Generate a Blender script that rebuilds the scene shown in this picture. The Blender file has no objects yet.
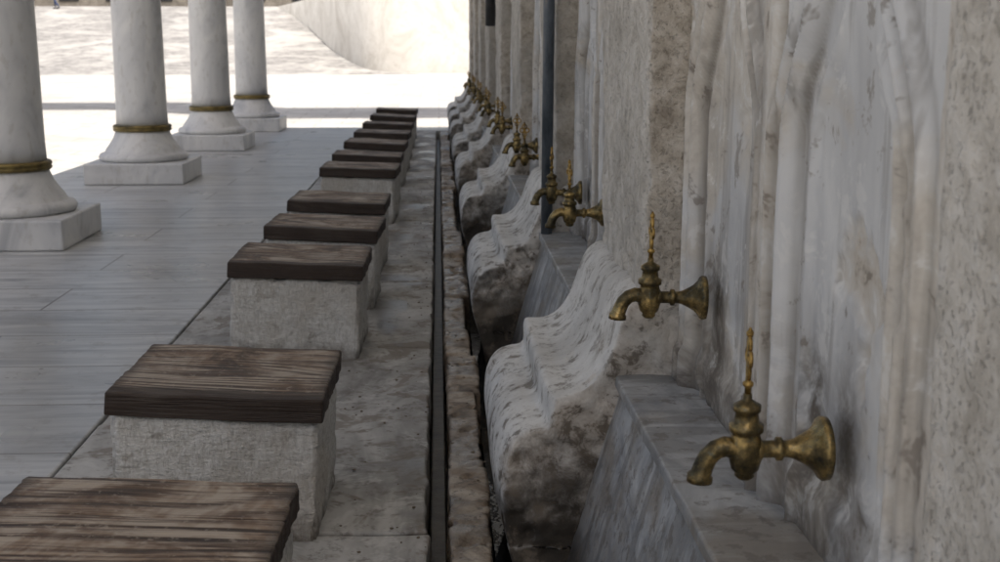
import bpy, bmesh, math, random
from mathutils import Vector, Matrix, noise
random.seed(7)
S=bpy.context.scene
COL=S.collection
# ---------------------------------------------------------------- helpers
def link(o,parent=None):
    COL.objects.link(o)
    if parent: o.parent=parent
    return o
def empty(name,loc=(0,0,0),rot=(0,0,0)):
    e=bpy.data.objects.new(name,None); e.location=loc; e.rotation_euler=rot
    e.empty_display_size=.1
    return link(e)
def mesh_obj(name,me,parent=None,loc=(0,0,0),mats=()):
    o=bpy.data.objects.new(name,me); o.location=loc
    for m in mats:
        if m.name not in [x.name for x in me.materials if x]: me.materials.append(m)
    return link(o,parent)
def bm_mesh(bm,name,smooth=True):
    me=bpy.data.meshes.new(name); bmesh.ops.recalc_face_normals(bm,faces=bm.faces)
    bm.to_mesh(me); bm.free()
    if smooth:
        for p in me.polygons: p.use_smooth=True
    return me
def add_box(bm,x0,x1,y0,y1,z0,z1,mi=0,bev=0):
    r=bmesh.ops.create_cube(bm,size=1)
    for v in r['verts']:
        v.co=Vector((x0+(v.co.x+.5)*(x1-x0),y0+(v.co.y+.5)*(y1-y0),z0+(v.co.z+.5)*(z1-z0)))
    fs=set(f for v in r['verts'] for f in v.link_faces)
    for f in fs: f.material_index=mi
    if bev:
        es=list(set(e for v in r['verts'] for e in v.link_edges))
        bmesh.ops.bevel(bm,geom=es,offset=bev,segments=2,profile=.5,affect='EDGES')
def box_obj(name,x0,x1,y0,y1,z0,z1,mat,parent=None,bev=0.004):
    bm=bmesh.new(); add_box(bm,x0,x1,y0,y1,z0,z1,0,bev)
    me=bm_mesh(bm,name,False); return mesh_obj(name,me,parent,mats=[mat])
def lathe(bm,prof,seg=32,axis='Z',org=(0,0,0),mi=0):
    rings=[]
    for (r,h) in prof:
        ring=[]
        for i in range(seg):
            a=2*math.pi*i/seg; c,s=math.cos(a)*r,math.sin(a)*r
            p=Vector((c,s,h)) if axis=='Z' else (Vector((h,c,s)) if axis=='X' else Vector((c,h,s)))
            ring.append(bm.verts.new(p+Vector(org)))
        rings.append(ring)
    for a,b in zip(rings[:-1],rings[1:]):
        for i in range(seg):
            f=bm.faces.new((a[i],a[(i+1)%seg],b[(i+1)%seg],b[i])); f.material_index=mi
    for r in (rings[0],rings[-1]):
        f=bm.faces.new(r); f.material_index=mi
def tube(bm,pts,rads,seg=16,mi=0,closed=False):
    pts=[Vector(p) for p in pts]; n=len(pts); rings=[]
    for i,p in enumerate(pts):
        if closed: t=(pts[(i+1)%n]-pts[i-1]).normalized()
        else: t=(pts[min(i+1,n-1)]-pts[max(i-1,0)]).normalized()
        up=Vector((0,1,0)) if abs(t.y)<.9 else Vector((1,0,0))
        if closed: up=Vector((1,0,0))
        a=t.cross(up).normalized(); b=t.cross(a).normalized()
        r=rads[i] if isinstance(rads,(list,tuple)) else rads
        rings.append([bm.verts.new(p+a*math.cos(2*math.pi*k/seg)*r+b*math.sin(2*math.pi*k/seg)*r) for k in range(seg)])
    m=n if closed else n-1
    for i in range(m):
        A,B=rings[i],rings[(i+1)%n]
        for k in range(seg):
            f=bm.faces.new((A[k],A[(k+1)%seg],B[(k+1)%seg],B[k])); f.material_index=mi
    if not closed:
        bm.faces.new(rings[0]); bm.faces.new(rings[-1])
def fbm(p,oct=4):
    v=0;a=1;f=1
    for i in range(oct):
        v+=a*noise.noise(p*f); a*=.5; f*=2.07
    return v
def remeshed(bm,name,voxel,amps,seed=0,pits=0,chip=0,smooth=2):
    """voxel remesh a closed bmesh, relax it, then weather it with noise. amps: [(freq,amp),..]"""
    me=bm_mesh(bm,name+"_raw",False)
    o=bpy.data.objects.new("tmp",me); COL.objects.link(o)
    m=o.modifiers.new("r",'REMESH'); m.mode='VOXEL'; m.voxel_size=voxel; m.use_smooth_shade=True
    if smooth:
        sm=o.modifiers.new("s",'SMOOTH'); sm.factor=.5; sm.iterations=smooth
    dg=bpy.context.evaluated_depsgraph_get(); ev=o.evaluated_get(dg)
    new=bpy.data.meshes.new_from_object(ev); new.name=name
    bpy.data.objects.remove(o)
    off=Vector((seed*13.7,seed*7.1,seed*3.3))
    ns=[v.normal.copy() for v in new.vertices]
    for v,n in zip(new.vertices,ns):
        d=0
        for fr,am in amps: d+=am*fbm((v.co+off)*fr,3)
        if pits:
            q=fbm((v.co+off)*16,3)
            if q>.30: d-=pits*min(.5,(q-.30)*2.0)
        if chip:
            e=1-max(abs(n.x),abs(n.y),abs(n.z))
            if e>.08:
                q=fbm((v.co+off)*11,2)
                d-=chip*min(1,e*4)*max(0,q+.05)*1.6
        v.co=v.co+n*d
    for p in new.polygons: p.use_smooth=True
    return new
# ---------------------------------------------------------------- materials
class Mat:
    def __init__(s,name):
        s.m=bpy.data.materials.new(name); s.m.use_nodes=True; s.nt=s.m.node_tree
        s.b=s.nt.nodes['Principled BSDF']; s._c=None
    def n(s,t,**k):
        x=s.nt.nodes.new(t)
        for a,v in k.items(): setattr(x,a,v)
        return x
    def l(s,a,b): s.nt.links.new(a,b)
    def coord(s,scale=(1,1,1),rnd=True,kind='Object',rot=(0,0,0)):
        tc=s.n('ShaderNodeTexCoord'); mp=s.n('ShaderNodeMapping'); mp.inputs['Scale'].default_value=scale
        mp.inputs['Rotation'].default_value=rot
        src=tc.outputs[kind]
        if rnd:
            oi=s.n('ShaderNodeObjectInfo'); mu=s.n('ShaderNodeMath',operation='MULTIPLY'); mu.inputs[1].default_value=37.0
            s.l(oi.outputs['Random'],mu.inputs[0])
            ad=s.n('ShaderNodeVectorMath',operation='ADD'); s.l(src,ad.inputs[0]); s.l(mu.outputs[0],ad.inputs[1]); src=ad.outputs[0]
        s.l(src,mp.inputs['Vector']); return mp.outputs[0]
    def noise(s,vec,scale,detail=6,rough=.6,dist=0):
        x=s.n('ShaderNodeTexNoise'); x.inputs['Scale'].default_value=scale; x.inputs['Detail'].default_value=min(detail,4)
        x.inputs['Roughness'].default_value=rough; x.inputs['Distortion'].default_value=dist
        s.l(vec,x.inputs['Vector']); return x.outputs['Fac']
    def ramp(s,fac,stops,interp='LINEAR'):
        x=s.n('ShaderNodeValToRGB'); cr=x.color_ramp; cr.interpolation=interp
        while len(cr.elements)<len(stops): cr.elements.new(.5)
        for e,(p,c) in zip(cr.elements,stops):
            e.position=p
            if not isinstance(c,(tuple,list)): c=(c,c,c)
            e.color=(*c,1)
        s.l(fac,x.inputs['Fac']); return x.outputs['Color']
    def mix(s,fac,a,b,mode='MIX'):
        x=s.n('ShaderNodeMix',data_type='RGBA',blend_type=mode)
        for v,i in ((fac,0),(a,6),(b,7)):
            if isinstance(v,bpy.types.NodeSocket): s.l(v,x.inputs[i])
            elif i==0: x.inputs[i].default_value=v
            else: x.inputs[i].default_value=(*v,1)
        return x.outputs[2]
    def math(s,op,a,b=None,clamp=False):
        x=s.n('ShaderNodeMath',operation=op); x.use_clamp=clamp
        for v,i in ((a,0),(b,1)):
            if v is None: continue
            if isinstance(v,bpy.types.NodeSocket): s.l(v,x.inputs[i])
            else: x.inputs[i].default_value=v
        return x.outputs[0]
    def attr(s,name):
        x=s.n('ShaderNodeAttribute'); x.attribute_name=name; return x.outputs['Fac']
    def bump(s,h,strength=.5,dist=.01,prev=None):
        x=s.n('ShaderNodeBump'); x.inputs['Strength'].default_value=strength; x.inputs['Distance'].default_value=dist
        s.l(h,x.inputs['Height'])
        if prev: s.l(prev,x.inputs['Normal'])
        return x.outputs[0]
    def fin(s,col=None,rough=None,nrm=None,metal=None,spec=None):
        for v,k in ((col,'Base Color'),(rough,'Roughness'),(metal,'Metallic'),(nrm,'Normal'),(spec,'Specular IOR Level')):
            if v is None: continue
            if isinstance(v,bpy.types.NodeSocket): s.l(v,s.b.inputs[k])
            elif k=='Base Color': s.b.inputs[k].default_value=(*v,1)
            else: s.b.inputs[k].default_value=v
        return s.m
    def sep(s,kind='Position'):
        if kind in('Position','Normal'):
            g=s.n('ShaderNodeNewGeometry'); src=g.outputs[kind]
        else:
            g=s.n('ShaderNodeTexCoord'); src=g.outputs[kind]
        x=s.n('ShaderNodeSeparateXYZ'); s.l(src,x.inputs[0]); return x.outputs

def wallmat(name,attrs):
    m=Mat(name)
    v=m.coord((1,1,.35)); vs=m.coord((1,1,1)); vz=m.coord((1,1.0,.10))
    n1=m.noise(v,4.0,4,.62,1.0); n2=m.noise(vs,2.6,4,.62,.6); n3=m.noise(vs,70,3,.7); n4=m.noise(vz,8,4,.7,.5); n5=m.noise(vs,12,4,.75,.4)
    col=m.ramp(n1,[(.28,(.46,.465,.475)),(.45,(.63,.635,.635)),(.6,(.74,.74,.73)),(.8,(.79,.785,.765))])
    beige=m.ramp(n5,[(.3,(.40,.34,.27)),(.5,(.63,.57,.48)),(.65,(.72,.68,.60))])
    bm_=m.ramp(n2,[(.52,0),(.62,.75)])
    if attrs:
        bz=m.math('MULTIPLY',m.attr('beige'),m.ramp(n5,[(.35,1),(.62,.5)])); bm_=m.math('MAXIMUM',bm_,bz)
    col=m.mix(bm_,col,beige)
    col=m.mix(m.ramp(n4,[(.38,.6),(.48,0)]),col,(.25,.23,.205))
    col=m.mix(m.ramp(n5,[(.57,0),(.64,.55)]),col,(.81,.80,.775))
    col=m.mix(m.ramp(n5,[(.35,.7),(.41,0)]),col,(.21,.18,.15))
    if attrs:
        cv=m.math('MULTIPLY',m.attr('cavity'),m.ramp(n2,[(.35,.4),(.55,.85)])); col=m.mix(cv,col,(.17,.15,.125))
        st=m.math('MULTIPLY',m.attr('stain'),m.ramp(n5,[(.44,1),(.60,.25)])); col=m.mix(st,col,(.085,.065,.045))
    P=m.sep('Position')
    low=m.math('ADD',P[2],m.math('MULTIPLY',n5,.30))
    col=m.mix(m.ramp(low,[(.47,.85),(.64,0)]),col,(.14,.12,.10))
    return m.fin(col,m.ramp(n5,[(.3,.45),(.7,.75)]),m.bump(m.math('ADD',m.math('MULTIPLY',n3,.35),n5),.45,.005))
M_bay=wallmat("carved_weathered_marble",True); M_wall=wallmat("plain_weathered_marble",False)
def rough_stone(name,ca,cb,cc,scale=1,bump=.8,side=0,moss=False,rough=.9,spec=.3,br3=((.16,.12,.09),(.34,.275,.215),(.56,.50,.43)),pitf=.3):
    m=Mat(name); v=m.coord()
    n1=m.noise(v,3*scale,4,.6,.4); n2=m.noise(v,20*scale,4,.75,.3); n3=m.noise(v,110*scale,3,.7)
    col=m.ramp(n2,[(.3,ca),(.5,cb),(.70,cc)])
    col=m.mix(m.ramp(n1,[(.38,.5),(.55,0)]),col,tuple(c*.68 for c in ca))
    pit=m.ramp(n3,[(.30,1),(.44,0)])
    col=m.mix(m.math('MULTIPLY',pit,pitf),col,tuple(c*.5 for c in ca))
    if side:
        N=m.sep('Normal'); f=m.ramp(m.math('ADD',m.math('MULTIPLY',N[1],-.8),m.math('MULTIPLY',m.math('SUBTRACT',n1,.5),2.6)),[(.35,0),(.95,side)])
        br=m.ramp(n2,[(.3,br3[0]),(.48,br3[1]),(.66,br3[2])])
        col=m.mix(f,col,br)
    if moss:
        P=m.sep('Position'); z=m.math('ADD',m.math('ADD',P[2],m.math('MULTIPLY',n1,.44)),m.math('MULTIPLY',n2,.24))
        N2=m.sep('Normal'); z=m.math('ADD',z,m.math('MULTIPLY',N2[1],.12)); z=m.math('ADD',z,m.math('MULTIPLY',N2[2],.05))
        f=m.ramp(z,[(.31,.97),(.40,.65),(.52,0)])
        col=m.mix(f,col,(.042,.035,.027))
        st=m.ramp(n2,[(.38,.8),(.46,0)]); col=m.mix(m.math('MULTIPLY',st,m.ramp(z,[(.5,1),(.95,.2)])),col,(.13,.105,.08))
        st2=m.ramp(n1,[(.56,0),(.64,.5)]); col=m.mix(m.math('MULTIPLY',st2,m.ramp(n2,[(.4,1),(.6,.3)])),col,(.29,.25,.20))
    h=m.math('ADD',m.math('ADD',n2,m.math('MULTIPLY',n3,.5)),m.math('MULTIPLY',pit,-.4))
    return m.fin(col,rough,m.bump(h,bump,.006),spec=spec)
M_pier=rough_stone("pier_limestone",(.46,.425,.37),(.64,.605,.545),(.74,.715,.67),1,.9,side=.75,br3=((.25,.21,.165),(.45,.395,.325),(.66,.61,.54)))
M_div=rough_stone("divider_limestone",(.58,.56,.52),(.74,.725,.69),(.80,.79,.76),1,.35,side=.7,moss=True,br3=((.19,.15,.11),(.40,.335,.27),(.64,.59,.52)))
# stool block
m=Mat("stool_stone"); v=m.coord(); vh=m.coord((9,9,2.2)); vh2=m.coord((3,3,12))
n1=m.noise(v,4,4,.6); n2=m.noise(v,70,4,.75); nh=m.noise(vh,16,3,.7); nh2=m.noise(vh2,12,3,.7); n5=m.noise(v,14,4,.7)
col=m.ramp(n2,[(.3,(.56,.54,.50)),(.5,(.74,.725,.685)),(.7,(.81,.80,.77))])
col=m.mix(m.ramp(nh,[(.40,.4),(.50,0)]),col,(.42,.395,.355))
col=m.mix(m.ramp(nh2,[(.38,.35),(.48,0)]),col,(.44,.41,.37))
col=m.mix(m.ramp(n1,[(.40,.45),(.54,0)]),col,(.50,.45,.38))
col=m.mix(m.ramp(n5,[(.34,.5),(.41,0)]),col,(.28,.245,.20))
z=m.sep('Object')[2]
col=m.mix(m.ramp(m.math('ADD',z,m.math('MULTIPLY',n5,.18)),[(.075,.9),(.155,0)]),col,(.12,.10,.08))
M_block=m.fin(col,.93,m.bump(m.math('ADD',m.math('ADD',nh,nh2),n2),1.0,.006),spec=.2)
# wood
m=Mat("worn_dark_wood"); vg=m.coord((1.0,22,22)); vg2=m.coord((2.0,120,120)); vd=m.coord((.7,5,5)); v=m.coord()
ng=m.noise(vg,2.0,4,.7,.25); ng2=m.noise(vg2,2.0,3,.6); nb=m.noise(v,5,4,.72,.7); nl=m.noise(vd,1.2,1,.4,.1); ns=m.noise(v,60,3,.7)
w=m.n('ShaderNodeMath',operation='SINE'); m.l(m.math('MULTIPLY',nl,110.0),w.inputs[0]); wv=m.math('MULTIPLY_ADD',w.outputs[0],.5); wv.node.inputs[2].default_value=.5
g=m.math('ADD',m.math('ADD',m.math('MULTIPLY',ng,.46),m.math('MULTIPLY',wv,.13)),m.math('MULTIPLY',ng2,.41))
col=m.ramp(g,[(.37,(.034,.021,.014)),(.47,(.125,.080,.053)),(.55,(.235,.162,.110)),(.68,(.38,.29,.21))])
worn=m.math('MULTIPLY',m.ramp(g,[(.43,0),(.53,1)]),m.ramp(nb,[(.45,0),(.57,.8)]))
col=m.mix(worn,col,(.50,.43,.35))
col=m.mix(m.ramp(nb,[(.36,.7),(.44,0)]),col,(.04,.025,.017))
col=m.mix(m.ramp(ns,[(.58,0),(.68,.4)]),col,(.52,.45,.37))
O=m.sep('Object')
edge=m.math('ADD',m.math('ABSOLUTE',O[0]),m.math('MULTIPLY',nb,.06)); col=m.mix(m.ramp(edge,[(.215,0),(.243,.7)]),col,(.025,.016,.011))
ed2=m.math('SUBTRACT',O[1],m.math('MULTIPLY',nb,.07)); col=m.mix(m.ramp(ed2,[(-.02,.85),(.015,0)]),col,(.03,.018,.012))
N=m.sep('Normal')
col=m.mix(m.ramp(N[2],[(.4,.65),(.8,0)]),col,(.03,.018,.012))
M_wood=m.fin(col,m.ramp(ng,[(.35,.45),(.65,.7)]),m.bump(g,1.0,.008),spec=.45)
# brass
m=Mat("tarnished_brass"); v=m.coord(); n1=m.noise(v,30,4,.65); n2=m.noise(v,140,3,.6)
col=m.ramp(n1,[(.32,(.035,.032,.022)),(.48,(.13,.098,.045)),(.64,(.42,.30,.12))])
col=m.mix(m.ramp(n2,[(.56,0),(.68,.5)]),col,(.13,.14,.11))
M_brass=m.fin(col,m.ramp(n1,[(.3,.55),(.65,.26)]),m.bump(m.math('ADD',n1,m.math('MULTIPLY',n2,.4)),.35,.003),metal=.8)
m=Mat("bright_worn_brass"); v=m.coord(); n1=m.noise(v,60,3)
M_brass2=m.fin(m.ramp(n1,[(.35,(.12,.075,.022)),(.6,(.46,.30,.095))]),.38,metal=.8)
m=Mat("polished_old_brass"); v=m.coord(); n1=m.noise(v,20,4)
M_ring=m.fin(m.ramp(n1,[(.3,(.07,.055,.02)),(.6,(.22,.165,.06))]),.45,metal=.6)
# grey marble slab
m=Mat("grey_marble_slab"); v=m.coord((1,.5,1),rot=(.5,0,.2)); vs=m.coord(); vr=m.coord((1,6,1),rot=(.75,0,0))
n1=m.noise(v,7,4,.6,1.6); n2=m.noise(vs,30,4,.7); n3=m.noise(vs,4,4,.6); n4=m.noise(vr,3,4,.6,.4)
col=m.ramp(n1,[(.33,(.28,.29,.305)),(.5,(.42,.43,.435)),(.64,(.53,.54,.54)),(.8,(.61,.61,.605))])
col=m.mix(m.ramp(n4,[(.43,.65),(.52,0)]),col,(.23,.23,.225))
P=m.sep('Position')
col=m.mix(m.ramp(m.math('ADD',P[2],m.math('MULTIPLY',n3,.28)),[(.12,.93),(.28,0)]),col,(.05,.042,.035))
col=m.mix(m.ramp(n3,[(.50,0),(.61,.65)]),col,(.26,.225,.18))
col=m.mix(m.ramp(n2,[(.39,.55),(.46,0)]),col,(.14,.12,.10))
M_slab=m.fin(col,m.ramp(n2,[(.3,.35),(.7,.6)]),m.bump(n2,.3,.003),spec=.45)
# floor marble
m=Mat("floor_marble"); v=m.coord((1,1,1),False); vst=m.coord((.45,4,1),False)
bt=m.n('ShaderNodeTexBrick'); bt.inputs['Scale'].default_value=1; bt.inputs['Brick Width'].default_value=1.5; bt.inputs['Row Height'].default_value=.42
bt.inputs['Mortar Size'].default_value=.005; bt.inputs['Mortar Smooth'].default_value=.3; bt.inputs['Color1'].default_value=(0,0,0,1); bt.inputs['Color2'].default_value=(1,1,1,1); bt.inputs['Mortar'].default_value=(.5,.5,.5,1)
m.l(v,bt.inputs['Vector'])
off=m.n('ShaderNodeVectorMath',operation='MULTIPLY_ADD'); m.l(bt.outputs['Color'],off.inputs[0]); off.inputs[1].default_value=(9,9,9); m.l(vst,off.inputs[2])
n1=m.noise(off.outputs[0],2.4,4,.66,1.4); n2=m.noise(v,1.3,4,.65,.5); n3=m.noise(v,60,4,.6); n4=m.noise(v,9,4,.75)
col=m.ramp(n1,[(.32,(.28,.29,.305)),(.45,(.45,.46,.465)),(.58,(.58,.585,.58)),(.75,(.68,.68,.665))])
col=m.mix(.10,col,bt.outputs['Color'],'MULTIPLY')
col=m.mix(m.ramp(n2,[(.35,.45),(.55,0)]),col,(.31,.30,.28))
col=m.mix(m.ramp(n4,[(.36,.4),(.45,0)]),col,(.24,.225,.20))
col=m.mix(m.math('MULTIPLY',bt.outputs['Fac'],.8),col,(.13,.12,.11))
h=m.math('SUBTRACT',m.math('MULTIPLY',n3,.08),bt.outputs['Fac'])
M_floor=m.fin(col,m.ramp(n2,[(.3,.24),(.7,.40)]),m.bump(h,.5,.003),spec=.55)
# strip paving
m=Mat("strip_paving_stone"); v=m.coord(); vst=m.coord((1.6,.6,1))
n1=m.noise(vst,2.4,4,.65,.8); n2=m.noise(v,26,4,.72); n3=m.noise(v,2.0,4,.6,.5); n4=m.noise(v,6,4,.75,.5)
col=m.ramp(n1,[(.32,(.21,.20,.185)),(.46,(.36,.35,.33)),(.56,(.48,.47,.445)),(.74,(.61,.60,.57))])
col=m.mix(m.ramp(n2,[(.36,.6),(.46,0)]),col,(.15,.13,.11))
col=m.mix(m.ramp(n4,[(.41,.65),(.48,0)]),col,(.17,.135,.10))
col=m.mix(m.ramp(n4,[(.57,0),(.64,.5)]),col,(.64,.63,.60))
wet=m.ramp(n3,[(.42,1),(.47,0)])
col=m.mix(m.math('MULTIPLY',wet,.6),col,(.11,.10,.09))
M_strip=m.fin(col,m.ramp(wet,[(0,.62),(1,.28)]),m.bump(n2,.45,.004),spec=.45)
m=Mat("gutter_kerb_stone"); v=m.coord(); n1=m.noise(v,8,4,.65,.6); n2=m.noise(v,45,4,.7); n3=m.noise(v,4,4)
col=m.ramp(n1,[(.32,(.08,.06,.043)),(.44,(.25,.19,.135)),(.54,(.42,.355,.28)),(.70,(.58,.53,.46))])
col=m.mix(m.ramp(n2,[(.36,.65),(.47,0)]),col,(.06,.045,.032))
col=m.mix(m.ramp(n3,[(.53,0),(.59,.6)]),col,(.09,.068,.048))
M_kerb=m.fin(col,m.ramp(n3,[(.4,.6),(.6,.22)]),m.bump(m.math('ADD',n1,n2),.6,.005),spec=.55)
m=Mat("wet_channel"); v=m.coord(); n1=m.noise(v,12,4) 
M_chan=m.fin(m.ramp(n1,[(.3,(.02,.017,.013)),(.7,(.09,.075,.056))]),.45,m.bump(n1,.5,.01))
m=Mat("channel_water"); v=m.coord(); n1=m.noise(v,14,3)
M_water=m.fin((.02,.018,.015),.06,m.bump(n1,.12,.01),spec=.6)
m=Mat("column_marble"); v=m.coord((1,1,.5)); n1=m.noise(v,2.6,4,.62,1.2); n2=m.noise(v,25,4,.6)
col=m.ramp(n1,[(.32,(.40,.41,.425)),(.45,(.57,.575,.58)),(.6,(.68,.68,.67)),(.8,(.74,.735,.72))])
col=m.mix(m.ramp(n2,[(.33,.35),(.45,0)]),col,(.38,.36,.32))
M_col=m.fin(col,.42,m.bump(n2,.15,.004))
m=Mat("courtyard_paving"); v=m.coord((1,1,1),False)
bt=m.n('ShaderNodeTexBrick'); bt.inputs['Scale'].default_value=1; bt.inputs['Brick Width'].default_value=.8; bt.inputs['Row Height'].default_value=.5; bt.inputs['Mortar Size'].default_value=.012
bt.inputs['Color1'].default_value=(.54,.525,.495,1); bt.inputs['Color2'].default_value=(.62,.605,.575,1); bt.inputs['Mortar'].default_value=(.38,.36,.33,1); m.l(v,bt.inputs['Vector'])
n1=m.noise(v,.5,4,.75,.6); n2=m.noise(v,5,4,.7)
col=m.mix(m.ramp(n1,[(.40,.55),(.54,0)]),bt.outputs['Color'],(.38,.365,.34))
col=m.mix(m.ramp(n2,[(.38,.45),(.5,0)]),col,(.36,.34,.31))
M_court=m.fin(col,.85,m.bump(n2,.3,.01))
m=Mat("ramp_cobbles"); v=m.coord((1,1,1),False); n1=m.noise(v,.22,4,.75,.8); n2=m.noise(v,2.2,4,.8); n3=m.noise(v,9,3,.7)
col=m.ramp(n2,[(.34,(.15,.145,.14)),(.5,(.28,.27,.26)),(.66,(.42,.41,.385))])
col=m.mix(m.ramp(n1,[(.46,0),(.60,.65)]),col,(.54,.525,.495))
M_ramp=m.fin(col,.9,m.bump(n3,.6,.03))
m=Mat("plaster_white"); v=m.coord(); n1=m.noise(v,.5,4,.75,.8); n2=m.noise(v,5,4,.7)
col=m.ramp(n1,[(.32,(.38,.355,.32)),(.5,(.49,.47,.435)),(.65,(.56,.54,.505))])
col=m.mix(m.ramp(n2,[(.32,.35),(.46,0)]),col,(.34,.30,.26))
M_plaster=m.fin(col,.9,m.bump(n2,.3,.01))
m=Mat("ceiling_plaster"); v=m.coord(); n1=m.noise(v,1.5,4)
M_ceil=m.fin(m.ramp(n1,[(.3,(.80,.775,.735)),(.7,(.85,.83,.79))]),.9)
m=Mat("painted_steel_pipe"); v=m.coord((1,1,.3)); n1=m.noise(v,25,4,.7)
M_pipe=m.fin(m.ramp(n1,[(.35,(.06,.075,.09)),(.55,(.12,.14,.165)),(.75,(.24,.20,.16))]),.5,m.bump(n1,.2,.003),metal=.3)
m=Mat("dark_iron"); v=m.coord(); n1=m.noise(v,20,4)
M_iron=m.fin(m.ramp(n1,[(.3,(.015,.016,.018)),(.7,(.04,.04,.043))]),.5)
def flat(name,c,r=.8):
    mm=Mat(name); v=mm.coord(); n=mm.noise(v,12,4)
    return mm.fin(mm.ramp(n,[(.3,tuple(x*.8 for x in c)),(.7,tuple(min(1,x*1.15) for x in c))]),r)
# ---------------------------------------------------------------- geometry constants
XW=.468; P0=2.33; PER=1.88; PL=.66; BAY=PER-PL
NP=8
YEND=17.0
# floors ------------------------------------------------------------
box_obj("marble_porch_floor",-2.95,-.906,-4,14.5,-.25,0,M_floor,bev=.006)
bm=bmesh.new(); y=-3.9
while y<14.4:
    L=random.uniform(.75,1.25); L=min(L,14.5-y)
    dz=random.uniform(-.005,.001)
    add_box(bm,-.90,-.034+random.uniform(-.004,.003),y+.005,y+L-.005,-.2,dz-.002,0,.006); y+=L
bmesh.ops.subdivide_edges(bm,edges=[e for e in bm.edges if e.calc_length()>.15],cuts=30,use_grid_fill=True)
for v_ in bm.verts:
    v_.co.z+=.0025*fbm(v_.co*5,2)
    if v_.co.x>-.06: v_.co.x+=.008*fbm(Vector((v_.co.y*9,v_.co.z*5,0)),3); v_.co.z-=.005*max(0,fbm(Vector((v_.co.y*14,0,3)),2))
me=bm_mesh(bm,"stone_paving_strip",False); mesh_obj("stone_paving_strip",me,mats=[M_strip])
gut=empty("drain_gutter")
bm=bmesh.new(); y=-1.0
while y<14.4:
    L=random.uniform(.25,.8)
    add_box(bm,.012+random.uniform(-.003,.006),.112+random.uniform(-.022,.006),y+.005,y+L-.005,-.2,-.012+random.uniform(-.020,.002),0,0); y+=L
me=remeshed(bm,"kerb_stones",.008,[(5,.004),(22,.003)],3,.016,smooth=1)
mesh_obj("kerb_stones",me,gut,mats=[M_kerb])
box_obj("channel_bed",-.9,.60,-2,16.9,-.40,-.21,M_chan,gut)
box_obj("slit_silt",-.028,.008,-2,14.4,-.209,-.10,M_chan,gut,.003)
box_obj("channel_water",.115,.22,-2,16.9,-.205,-.165,M_water,gut)
# wall --------------------------------------------------------------
wall=empty("carved_marble_wall")
def bayfield():
    bm=bmesh.new(); ny,nz=280,230; z0,z1=.30,1.72
    pc=[BAY*.255,BAY*.745]; w0=BAY*.205
    rows=[]; A={'beige':[],'cavity':[],'stain':[]}
    g=lambda x,c,wd:math.exp(-((x-c)/wd)**2)
    def W(z):
        if z<.86: return w0,0
        if z<1.08:
            t=(z-.86)/.22; return w0*(1-.40*(t*t*(3-2*t))), w0*.40*6*t*(1-t)/.22
        if z<1.36:
            t=(z-1.08)/.28; return w0*.60*(1-t**2), w0*.60*2*t/.28
        return -.2,0
    for j in range(nz+1):
        z=z0+(z1-z0)*j/nz; row=[]
        w,sl=W(z); nf=1/math.sqrt(1+sl*sl)
        for i in range(ny+1):
            y=BAY*i/ny; d=min(abs(y-pc[0]),abs(y-pc[1])); s=(w-d)*nf
            wob=.0012*fbm(Vector((y*3,z*5,4)),2); s+=wob
            h=0
            h+=.016*g(s,-.013,.0085)
            h-=.013*g(s,.008,.005)
            h+=.014*g(s,.025,.0075)
            h-=.017/(1+math.exp(-max(-60,min(60,(s-.042)/.0025))))
            if z<1.05:
                fd=min(1,(1.05-z)/.08)
                h+=fd*(.011*g(s,.100,.010)-.007*g(s,.083,.004))
            yb=abs(y-BAY/2)+wob
            h+=.014/(1+math.exp(max(-60,min(60,(yb-.032)/.002))))
            h-=.007*g(yb,.040,.004)
            if z<.44 : h+=.010/(1+math.exp((z-.42)/.004))
            p=Vector((y,z,1)); h+=.0025*fbm(p*4)+.0010*fbm(p*28)
            q=fbm(Vector((y*6,z*5,7.7)),4); loss=0
            if q>.36: loss=min(1,(q-.36)*7); h-=.008*loss
            row.append(bm.verts.new((-h,y,z)))
            A['beige'].append(max(.9 if yb<.05 else 0,.85 if (y<.03 or y>BAY-.03) else 0,loss))
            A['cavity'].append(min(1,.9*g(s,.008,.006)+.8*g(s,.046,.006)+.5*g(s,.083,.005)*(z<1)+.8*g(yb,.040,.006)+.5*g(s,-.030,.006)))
            st=0
            for ty in (.42,.985,.295):
                k=.95 if ty!=.295 else .7
                wz=.055 if z>.5 else .055+.07*(.5-z)/.2
                st=max(st,k*math.exp(-((y-ty)/wz)**2)*(math.exp(-((z-.53)/.08)**2) if z>.53 else 1))
            A['stain'].append(st)
        rows.append(row)
    for j in range(nz):
        for i in range(ny): bm.faces.new((rows[j][i],rows[j+1][i],rows[j+1][i+1],rows[j][i+1]))
    me=bm_mesh(bm,"carved_bay_panel")
    for k,vals in A.items():
        at=me.attributes.new(k,'FLOAT','POINT'); at.data.foreach_set('value',vals)
    return me
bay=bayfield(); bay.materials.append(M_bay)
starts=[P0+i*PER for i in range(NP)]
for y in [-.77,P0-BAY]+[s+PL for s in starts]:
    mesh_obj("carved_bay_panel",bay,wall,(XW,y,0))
bm=bmesh.new(); add_box(bm,XW-.012,XW+.1,.452,P0-BAY-.002,.30,1.72)
mesh_obj("plain_stone_strip",remeshed(bm,"plain_stone_strip",.010,[(4,.006),(25,.002)],5,.008),wall,mats=[M_pier])
box_obj("wall_core",XW+.05,XW+.5,-2.2,YEND,-.3,1.70,M_wall,wall)
box_obj("upper_wall",XW-.02,XW+.5,-2.2,YEND+.002,1.722,4.3,M_wall,wall)
box_obj("string_course",XW-.07,XW+.1,-2.2,YEND+.01,1.66,1.79,M_wall,wall,.015)
pier=[]
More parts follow.
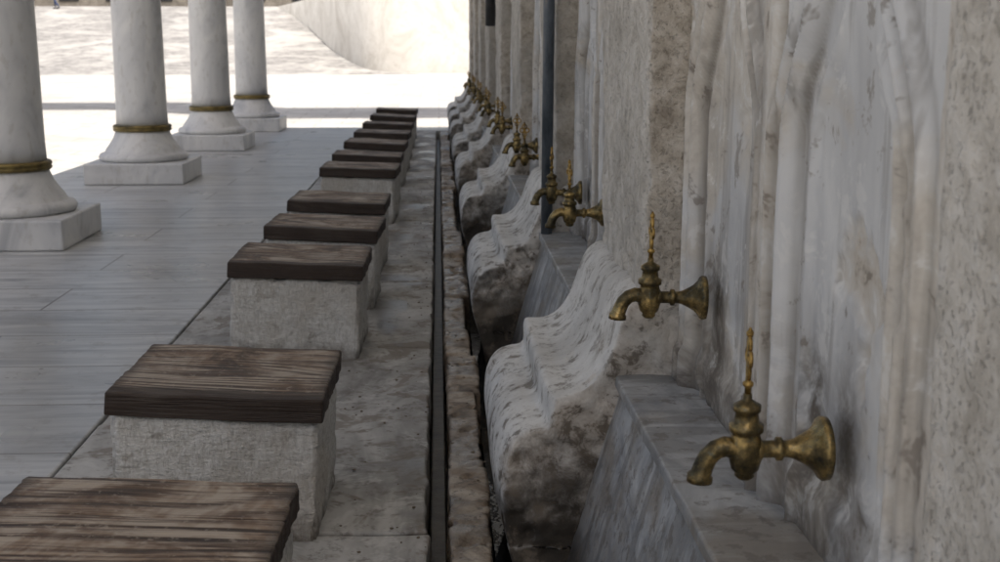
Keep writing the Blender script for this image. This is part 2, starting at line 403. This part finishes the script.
for k in range(2):
    bm=bmesh.new(); add_box(bm,-.005,.2,0,PL,.42,1.75)
    pm=remeshed(bm,"rough_pier",.012,[(3,.007),(11,.005),(40,.003)],11+k,.014,smooth=1); pm.materials.append(M_pier); pier.append(pm)
for i,s in enumerate([-1.43]+starts):
    mesh_obj("rough_pier",pier[i%2],wall,(.398,s,0))
# dividers
ctrl=[(.47,.508),(.42,.508),(.390,.506),(.364,.490),(.345,.455),(.332,.415),(.316,.375),(.294,.342),(.266,.322),(.238,.316),(.210,.318)]
low=[(.203,.308),(.202,.256),(.188,.250),(.162,.246),(.135,.232),(.117,.205),(.107,.168),(.105,.11),(.114,.05),(.136,-.02),(.158,-.10)]
def catmull(P,n=6):
    out=[]
    for i in range(len(P)-1):
        p0=Vector(P[max(i-1,0)]);p1=Vector(P[i]);p2=Vector(P[i+1]);p3=Vector(P[min(i+2,len(P)-1)])
        for k in range(n):
            t=k/n
            out.append(.5*((2*p1)+(p2-p0)*t+(2*p0-5*p1+4*p2-p3)*t*t+(3*p1-p0-3*p2+p3)*t**3))
    out.append(Vector(P[-1])); return out
prof=[(.50,.508)]+[tuple(p) for p in catmull(ctrl)]+[tuple(p) for p in catmull(low)]+[(.165,-.22),(.50,-.22)]
divs=[]
for k in range(3):
    bm=bmesh.new(); vs=[bm.verts.new((x,0,z)) for x,z in prof]; f=bm.faces.new(vs)
    r=bmesh.ops.extrude_face_region(bm,geom=[f]) 
    for v_ in r['geom']:
        if isinstance(v_,bmesh.types.BMVert): v_.co.y+=PL+.02
    d=remeshed(bm,"scrolled_stone_divider",.0075,[(2.2,.004)],21+k,0,smooth=6)
    for v_,n_ in zip(d.vertices,[q.normal.copy() for q in d.vertices]):
        c=v_.co.copy()
        q=noise.noise(Vector((c.x*16+k*9,c.y*16,c.z*16)))
        if q>.45: c-=n_*min(.005,(q-.45)*.05)
        if c.y<.14 and c.z>.0:
            t=(.14-c.y)/.14
            e_=max(0,fbm(Vector((c.x*4+k*3,c.z*4,1.3)),2)+.25)
            c.z-=.032*t*t*e_; c.x+=.024*t*t*e_
        if c.y<.02:
            c.y+=.016*fbm(Vector((c.x*14,k,c.z*14)),4)
        v_.co=c
    d.materials.append(M_div); divs.append(d)
for i,s in enumerate([-1.43]+starts):
    mesh_obj("scrolled_stone_divider",divs[i%3],None,(0.0,s-.01,0))
# splash panels
for i,(a,b) in enumerate([(-.78,P0+.05)]+[(s+PL-.04,s+PER+.04) for s in starts[:-1]]+[(starts[-1]+PL-.04,YEND-.3)]):
    e=empty("marble_splash_panel",(0,a,0)); L=b-a
    bm=bmesh.new(); add_box(bm,.338,XW+.03,0,L,.322,.346,0,.004)
    bmesh.ops.subdivide_edges(bm,edges=[q for q in bm.edges if q.calc_length()>.5],cuts=60,use_grid_fill=True)
    for v_ in bm.verts:
        if v_.co.x<.36: v_.co.x+=.004*max(0,fbm(Vector((v_.co.y*11,i,v_.co.z*9)),3))
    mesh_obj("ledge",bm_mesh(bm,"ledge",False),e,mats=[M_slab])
    bm=bmesh.new(); q=[(.352,.321),(.190,-.23),(.225,-.23),(.40,.321)]
    A=[bm.verts.new((x,0.002,z)) for x,z in q]; B=[bm.verts.new((x,L-.002,z)) for x,z in q]
    bm.faces.new(A); bm.faces.new(B[::-1])
    for k in range(4): bm.faces.new((A[k],B[k],B[(k+1)%4],A[(k+1)%4]))
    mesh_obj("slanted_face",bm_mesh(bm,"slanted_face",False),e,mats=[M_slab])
# ---------------------------------------------------------------- stools
blocks=[]; seats=[]
for k in range(3):
    bm=bmesh.new(); add_box(bm,-.204,.204,.012,.385,-.03,.257,0,.008)
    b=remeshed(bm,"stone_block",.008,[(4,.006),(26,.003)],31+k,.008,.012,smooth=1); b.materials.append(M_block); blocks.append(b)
    bm=bmesh.new(); ys=[0,.40] if k!=1 else [0,.232,.235,.40]
    for q in range(0,len(ys),2): add_box(bm,-.213-.002*q,.213,ys[q],ys[q+1],.258,.308-.001*q,0,.005)
    bmesh.ops.subdivide_edges(bm,edges=[e for e in bm.edges if e.calc_length()>.1],cuts=24,use_grid_fill=True)
    for v_ in bm.verts:
        p=v_.co+Vector((k*5,0,0))
        v_.co.z+=.004*noise.noise(p*6)+ .0016*noise.noise(Vector((p.x*4,p.y*90,p.z*90)))
        v_.co.y+=.004*noise.noise(p*12); v_.co.x+=.004*noise.noise(Vector((p.x*2,p.y*45,p.z*30)))
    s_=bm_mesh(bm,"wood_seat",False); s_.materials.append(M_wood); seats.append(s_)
SY=[1.50,2.36,3.84,4.60,5.38,6.86,7.66,8.66,9.66,10.75,11.9,13.1]
rs=random.Random(5)
for i,y in enumerate(SY):
    jx=rs.uniform(-.004,.004)
    e=empty("stone_stool",(-.462+jx,y,-.003),(0,math.radians(2.4+rs.uniform(-.4,.4)),math.radians(rs.uniform(-1.2,.6)-1.2)))
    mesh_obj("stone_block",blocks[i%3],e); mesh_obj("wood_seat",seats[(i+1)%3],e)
bm=bmesh.new()
for i in range(420):
    y=random.uniform(.9,9); x=random.choice([random.gauss(-.06,.05),random.uniform(.0,.11),random.gauss(-.25,.2)])
    if x<-.22 and any(abs(y-(s+.2))<.24 for s in SY): continue
    if -.03<x<.01 or x<-.8: continue
    z=.0 if x<-.03 else -.012
    r=random.uniform(.0015,.0045)
    q=bmesh.ops.create_icosphere(bm,subdivisions=1,radius=r)
    rz=random.uniform(.3,.8)
    for v_ in q['verts']: v_.co=Vector((v_.co.x*random.uniform(.8,1.5)+x,v_.co.y*random.uniform(.8,1.5)+y,v_.co.z*rz+z+r*.3))
mesh_obj("grit_debris",bm_mesh(bm,"grit_debris",False),mats=[flat("grit",(.16,.125,.09),.95)])
# ---------------------------------------------------------------- taps
def tap_mesh():
    bm=bmesh.new()
    lathe(bm,[(.001,.004),(.038,.004),(.039,-.003),(.036,-.007),(.030,-.010),(.023,-.017),(.018,-.025),(.014,-.033),(.012,-.037),(.0105,-.044),(.0105,-.049),(.0145,-.051),(.0145,-.057),(.0105,-.059),(.0105,-.074),(.014,-.076),(.014,-.082),(.001,-.084)],32,'X')
    lathe(bm,[(.001,-.037),(.008,-.037),(.012,-.033),(.011,-.029),(.0165,-.024),(.0195,-.012),(.0195,.008),(.017,.018),(.0165,.022),(.0205,.024),(.0205,.032),(.015,.035),(.0135,.047),(.0165,.049),(.0165,.056),(.010,.060),(.0055,.063),(.005,.070),(.001,.0705)],28,'Z',(-.094,0,0))
    pts=[(-.094,0,-.004),(-.108,0,.002),(-.119,0,.004),(-.130,0,.000),(-.139,0,-.009),(-.144,0,-.020),(-.147,0,-.030),(-.148,0,-.032),(-.1485,0,-.040)]
    tube(bm,pts,[.014,.0135,.0125,.012,.012,.0122,.0125,.0155,.0155],20)
    return bm_mesh(bm,"tap_body")
def handle_mesh():
    bm=bmesh.new()
    def ring(cy,cz,ry,rz,r):
        tube(bm,[(0,cy+ry*math.cos(a),cz+rz*math.sin(a)) for a in [2*math.pi*k/20 for k in range(20)]],r,8,closed=True)
    lathe(bm,[(.001,.0),(.004,0),(.004,.010),(.0065,.012),(.0065,.016),(.0035,.018),(.003,.072),(.001,.073)],12)
    ring(0,.030,.008,.010,.0026); ring(-.0115,.047,.0085,.0085,.0026); ring(.0115,.047,.0085,.0085,.0026); ring(0,.062,.009,.0095,.0026)
    lathe(bm,[(.001,.070),(.004,.073),(.0045,.077),(.001,.083)],12)
    return bm_mesh(bm,"tap_handle")
TB=tap_mesh(); TB.materials.append(M_brass); TH=handle_mesh(); TH.materials.append(M_brass2)
taps=[(.70,.50,4),(1.405,.503,-6),(2.10,.545,3),(3.44,.515,12),(4.00,.505,-14),(5.30,.505,84),(5.84,.51,60)]
for s in starts[2:]:
    if s>P0+PER*2.5: taps+=[(s-.77,.505,random.uniform(20,90)),(s-.23,.51,random.uniform(0,90))]
for (y,z,a) in taps:
    e=empty("brass_tap",(XW-.010,y,z),(math.radians(random.uniform(-2,2)),math.radians(random.uniform(-2,1)),math.radians(random.uniform(-4,4))))
    mesh_obj("tap_body",TB,e)
    h=mesh_obj("tap_handle",TH,e,(-.094,0,.068)); h.rotation_euler=(0,0,math.radians(a))
bm=bmesh.new(); tube(bm,[(.362,4.165,.34),(.366,4.166,1.2),(.372,4.168,4.28)],.019,20)
for zz in (1.9,2.9): lathe(bm,[(.019,zz-.03),(.025,zz-.028),(.025,zz+.028),(.019,zz+.03)],20,'Z',(.366,4.166,0))
mesh_obj("steel_water_pipe",bm_mesh(bm,"steel_water_pipe"),mats=[M_pipe])
bm=bmesh.new(); lathe(bm,[(.02,1.10),(.036,1.105),(.036,1.35),(.040,1.36),(.040,1.40),(.036,1.41),(.036,4.28),(.02,4.29)],20,'Z',(.36,8.7,0))
mesh_obj("iron_downpipe",bm_mesh(bm,"iron_downpipe"),mats=[M_iron])
# ---------------------------------------------------------------- columns
def column(y):
    e=empty("marble_column",(-2.16,y,0))
    bm=bmesh.new(); add_box(bm,-.35,.35,-.35,.35,.001,.15,0,.01)
    mesh_obj("plinth",bm_mesh(bm,"plinth",False),e,mats=[M_col])
    bm=bmesh.new()
    pr=[(.05,.15),(.30,.15),(.315,.165),(.318,.18),(.305,.20),(.28,.208),(.272,.212),(.262,.235),(.235,.27),(.21,.31),(.196,.345),(.19,.362)]
    lathe(bm,pr+[(.05,.363)],64); mesh_obj("bell_base",bm_mesh(bm,"bell_base"),e,mats=[M_col])
    bm=bmesh.new(); lathe(bm,[(.10,.360),(.200,.361),(.208,.370),(.208,.376),(.202,.382),(.208,.388),(.208,.398),(.200,.406),(.10,.407)],64)
    mesh_obj("brass_ring",bm_mesh(bm,"brass_ring"),e,mats=[M_ring])
    bm=bmesh.new(); lathe(bm,[(.05,.405),(.184,.405),(.180,.5),(.174,1.2),(.166,2.2),(.152,3.32),(.05,3.33)],64)
    mesh_obj("shaft",bm_mesh(bm,"shaft"),e,mats=[M_col])
    bm=bmesh.new(); lathe(bm,[(.05,3.32),(.165,3.325),(.175,3.34),(.165,3.36),(.16,3.40),(.20,3.50),(.27,3.6),(.30,3.63),(.05,3.64)],48)
    add_box(bm,-.30,.30,-.30,.30,3.635,3.698,0,.008)
    mesh_obj("capital",bm_mesh(bm,"capital",False),e,mats=[M_col])
for y in (.55,3.44,6.33,9.2,12.0,14.6): column(y)
roof=empty("porch_roof")
box_obj("beam",-2.38,-1.94,-2.2,14.72,3.70,4.298,M_plaster,roof)
box_obj("ceiling",-2.50,XW+.5,-1.7,14.75,4.302,4.45,M_ceil,roof)
box_obj("porch_end_step",-2.97,.38,14.502,15.05,-.25,-.003,M_floor,bev=.01)
# ---------------------------------------------------------------- courtyard
def gh(y):
    if y<46: return -.12
    if y>80: return 3.28
    t=(y-46)/34; return -.12+3.4*(t*.75+.25*t*t*(3-2*t))
bm=bmesh.new()
xs=[-300,-120,-60,-30,-15,-8,-2.9,.9,3,8,20,60,300]; ys=[-300,-60,-10,-3.99,0,14.4,30,40]+[44+k*2 for k in range(0,20)]+[90,120,200,420]
G=[[bm.verts.new((x,y,gh(y)-(.30 if (-5<y<14.45 and -3<x<1) else 0))) for y in ys] for x in xs]
for i in range(len(xs)-1):
    for j in range(len(ys)-1):
        f=bm.faces.new((G[i][j],G[i+1][j],G[i+1][j+1],G[i][j+1])); f.material_index=1 if 45<ys[j]<90 else 0
mesh_obj("courtyard_ground",bm_mesh(bm,"courtyard_ground",False),mats=[M_court,M_ramp])
pts=[(9,46.5),(2,46.6),(-1.0,46.7),(-1.9,47.0),(-2.6,47.8),(-3.0,48.8),(-3.4,50.2),(-4.3,53.8),(-5.3,58.5),(-6.6,65),(-8.2,72),(-9.9,79),(-11.5,86)]
bm=bmesh.new(); T=3.25; A=[];B=[];C=[];D=[]
for i,(x,y) in enumerate(pts):
    p0=Vector(pts[max(i-1,0)]); p1=Vector(pts[min(i+1,len(pts)-1)]); t=(p1-p0).normalized(); nrm=Vector((t.y,-t.x))
    if nrm.x<0 and i>3: nrm=-nrm
    if i<=2: nrm=Vector((0,1))
    q=Vector((x,y))+nrm*.6
    A.append(bm.verts.new((x,y,-.6))); B.append(bm.verts.new((x,y,T))); C.append(bm.verts.new((q.x,q.y,T))); D.append(bm.verts.new((q.x,q.y,-.6)))
for i in range(len(pts)-1):
    for U,V in ((A,B),(B,C),(C,D)):
        f=bm.faces.new((U[i],U[i+1],V[i+1],V[i]))
cw=bm_mesh(bm,"curved_retaining_wall",False)
for p in cw.polygons: p.use_smooth=abs(p.normal.z)<.5
mesh_obj("curved_retaining_wall",cw,mats=[M_plaster])
m_b=rough_stone("shaded_building_stone",(.10,.09,.08),(.16,.145,.125),(.22,.2,.175),.1,.3)
m_g=flat("dark_window_glass",(.02,.022,.025),.2)
e=empty("stone_arcade_building",(0,0,0))
box_obj("walls",-62,-8,92,104,3.2,10,m_b,e,.02); box_obj("cornice",-62.3,-7.7,91.7,104.3,10.003,10.5,m_b,e,.05)
bm=bmesh.new()
for k in range(16):
    x=-60+k*3.3; add_box(bm,x,x+1.4,91.93,91.99,4.0,6.2,0); add_box(bm,x,x+1.4,91.93,91.99,7.2,9.0,0)
mesh_obj("windows",bm_mesh(bm,"windows",False),e,mats=[m_g])
e=empty("unseen_shadow_canopy")  # unseen canopy, added to cast the shadow band across the courtyard
box_obj("shadow_canopy_roof",-30,1.5,19.4,22.0,4.1,4.25,M_plaster,e)
for x in (-29.5,-15,1.2): 
    for y in (19.6,21.8): box_obj("shadow_canopy_post",x-.08,x+.08,y-.08,y+.08,-.12,4.098,M_iron,e)
# ---------------------------------------------------------------- people (far)
def person(x,y,rot,top,trs):
    z=gh(y); e=empty("pedestrian",(x,y,z),(0,0,rot))
    J=[(0,0,.95,.13),(0,0,1.15,.12),(0,0,1.38,.14),(0,0,1.50,.055),(0,0,1.56,.06),
       (.10,.02,.90,.095),(.11,.16,.50,.065),(.11,.12,.10,.045),(-.10,0,.90,.095),(-.11,-.02,.50,.065),(-.11,-.28,.14,.045),
       (.19,0,1.42,.06),(.23,-.08,1.14,.045),(.22,.06,.92,.035),(-.19,0,1.42,.06),(-.23,.05,1.14,.045),(-.22,.16,.92,.035)]
    E=[(0,1),(1,2),(2,3),(3,4),(0,5),(5,6),(6,7),(0,8),(8,9),(9,10),(2,11),(11,12),(12,13),(2,14),(14,15),(15,16)]
    me=bpy.data.meshes.new("clothed_body"); me.from_pydata([j[:3] for j in J],E,[]); me.update()
    o=mesh_obj("clothed_body",me,e,mats=[trs,top])
    sk=o.modifiers.new("s",'SKIN') 
    for v_,j in zip(me.skin_vertices[0].data,J): v_.radius=(j[3],j[3]*.8)
    me.skin_vertices[0].data[0].use_root=True
    su=o.modifiers.new("u",'SUBSURF'); su.levels=1; su.render_levels=1
    bm=bmesh.new(); bmesh.ops.create_uvsphere(bm,u_segments=20,v_segments=14,radius=1)
    for v_ in bm.verts: v_.co=Vector((v_.co.x*.078,v_.co.y*.095,1.65+v_.co.z*.12))
    bmesh.ops.create_cone(bm,segments=8,radius1=.018,radius2=.006,depth=.05,matrix=Matrix.Translation((0,.10,1.64))@Matrix.Rotation(-1.2,4,'X'))
    mesh_obj("head",bm_mesh(bm,"head"),e,mats=[flat("skin_tone",(.45,.28,.2))])
    bm=bmesh.new(); bmesh.ops.create_uvsphere(bm,u_segments=20,v_segments=14,radius=1)
    for v_ in bm.verts: v_.co=Vector((v_.co.x*.086,v_.co.y*.098-.018,1.675+v_.co.z*.115))
    mesh_obj("hair",bm_mesh(bm,"hair"),e,mats=[flat("dark_hair",(.02,.015,.01))])
    for fx,fy,fz,tilt in ((.11,.12,.0,0),(-.11,-.30,.05,-.5)):
        bm=bmesh.new(); bmesh.ops.create_uvsphere(bm,u_segments=16,v_segments=10,radius=1)
        for v_ in bm.verts: v_.co=Vector((v_.co.x*.05,.06+v_.co.y*.14,max(0,.04+v_.co.z*.055)))
        s_=mesh_obj("shoe",bm_mesh(bm,"shoe"),e,(fx,fy,fz),mats=[flat("shoe_leather",(.03,.03,.035))]); s_.rotation_euler=(tilt,0,0)
person(-22.8,77,1.2,flat("red_cotton",(.35,.06,.05)),flat("denim",(.04,.06,.13)))
person(-24.6,78,-1.7,flat("grey_cotton",(.2,.2,.22)),flat("black_cloth",(.03,.03,.03)))
# ---------------------------------------------------------------- light
EL=62; AZ=165
w=bpy.data.worlds.new("World"); S.world=w; w.use_nodes=True
nt=w.node_tree; bg=nt.nodes['Background']; sk=nt.nodes.new('ShaderNodeTexSky'); sk.sky_type='NISHITA'; sk.sun_disc=False
sk.sun_elevation=math.radians(EL); sk.sun_rotation=math.radians(AZ); sk.dust_density=7; sk.ozone_density=.4; sk.air_density=1.1
nt.links.new(sk.outputs[0],bg.inputs[0]); bg.inputs[1].default_value=.15
L=bpy.data.lights.new("sun","SUN"); L.energy=5; L.angle=math.radians(.5); L.color=(1,.955,.89)
lo=link(bpy.data.objects.new("sun",L))
d=Vector((math.sin(math.radians(AZ))*math.cos(math.radians(EL)),math.cos(math.radians(AZ))*math.cos(math.radians(EL)),math.sin(math.radians(EL))))
lo.rotation_euler=d.to_track_quat('Z','Y').to_euler(); lo.location=(0,0,30)
# ---------------------------------------------------------------- camera
c=bpy.data.cameras.new("camera"); co=link(bpy.data.objects.new("camera",c))
co.location=(0,0,.98); co.rotation_euler=(math.radians(90-10.82),0,math.radians(-2.8))
c.sensor_width=36; c.lens=44.6; c.clip_start=.05; c.clip_end=2000
c.dof.use_dof=True; c.dof.focus_distance=2.4; c.dof.aperture_fstop=10
S.camera=co
S.view_settings.view_transform='Standard'; S.view_settings.look='None'; S.view_settings.exposure=0
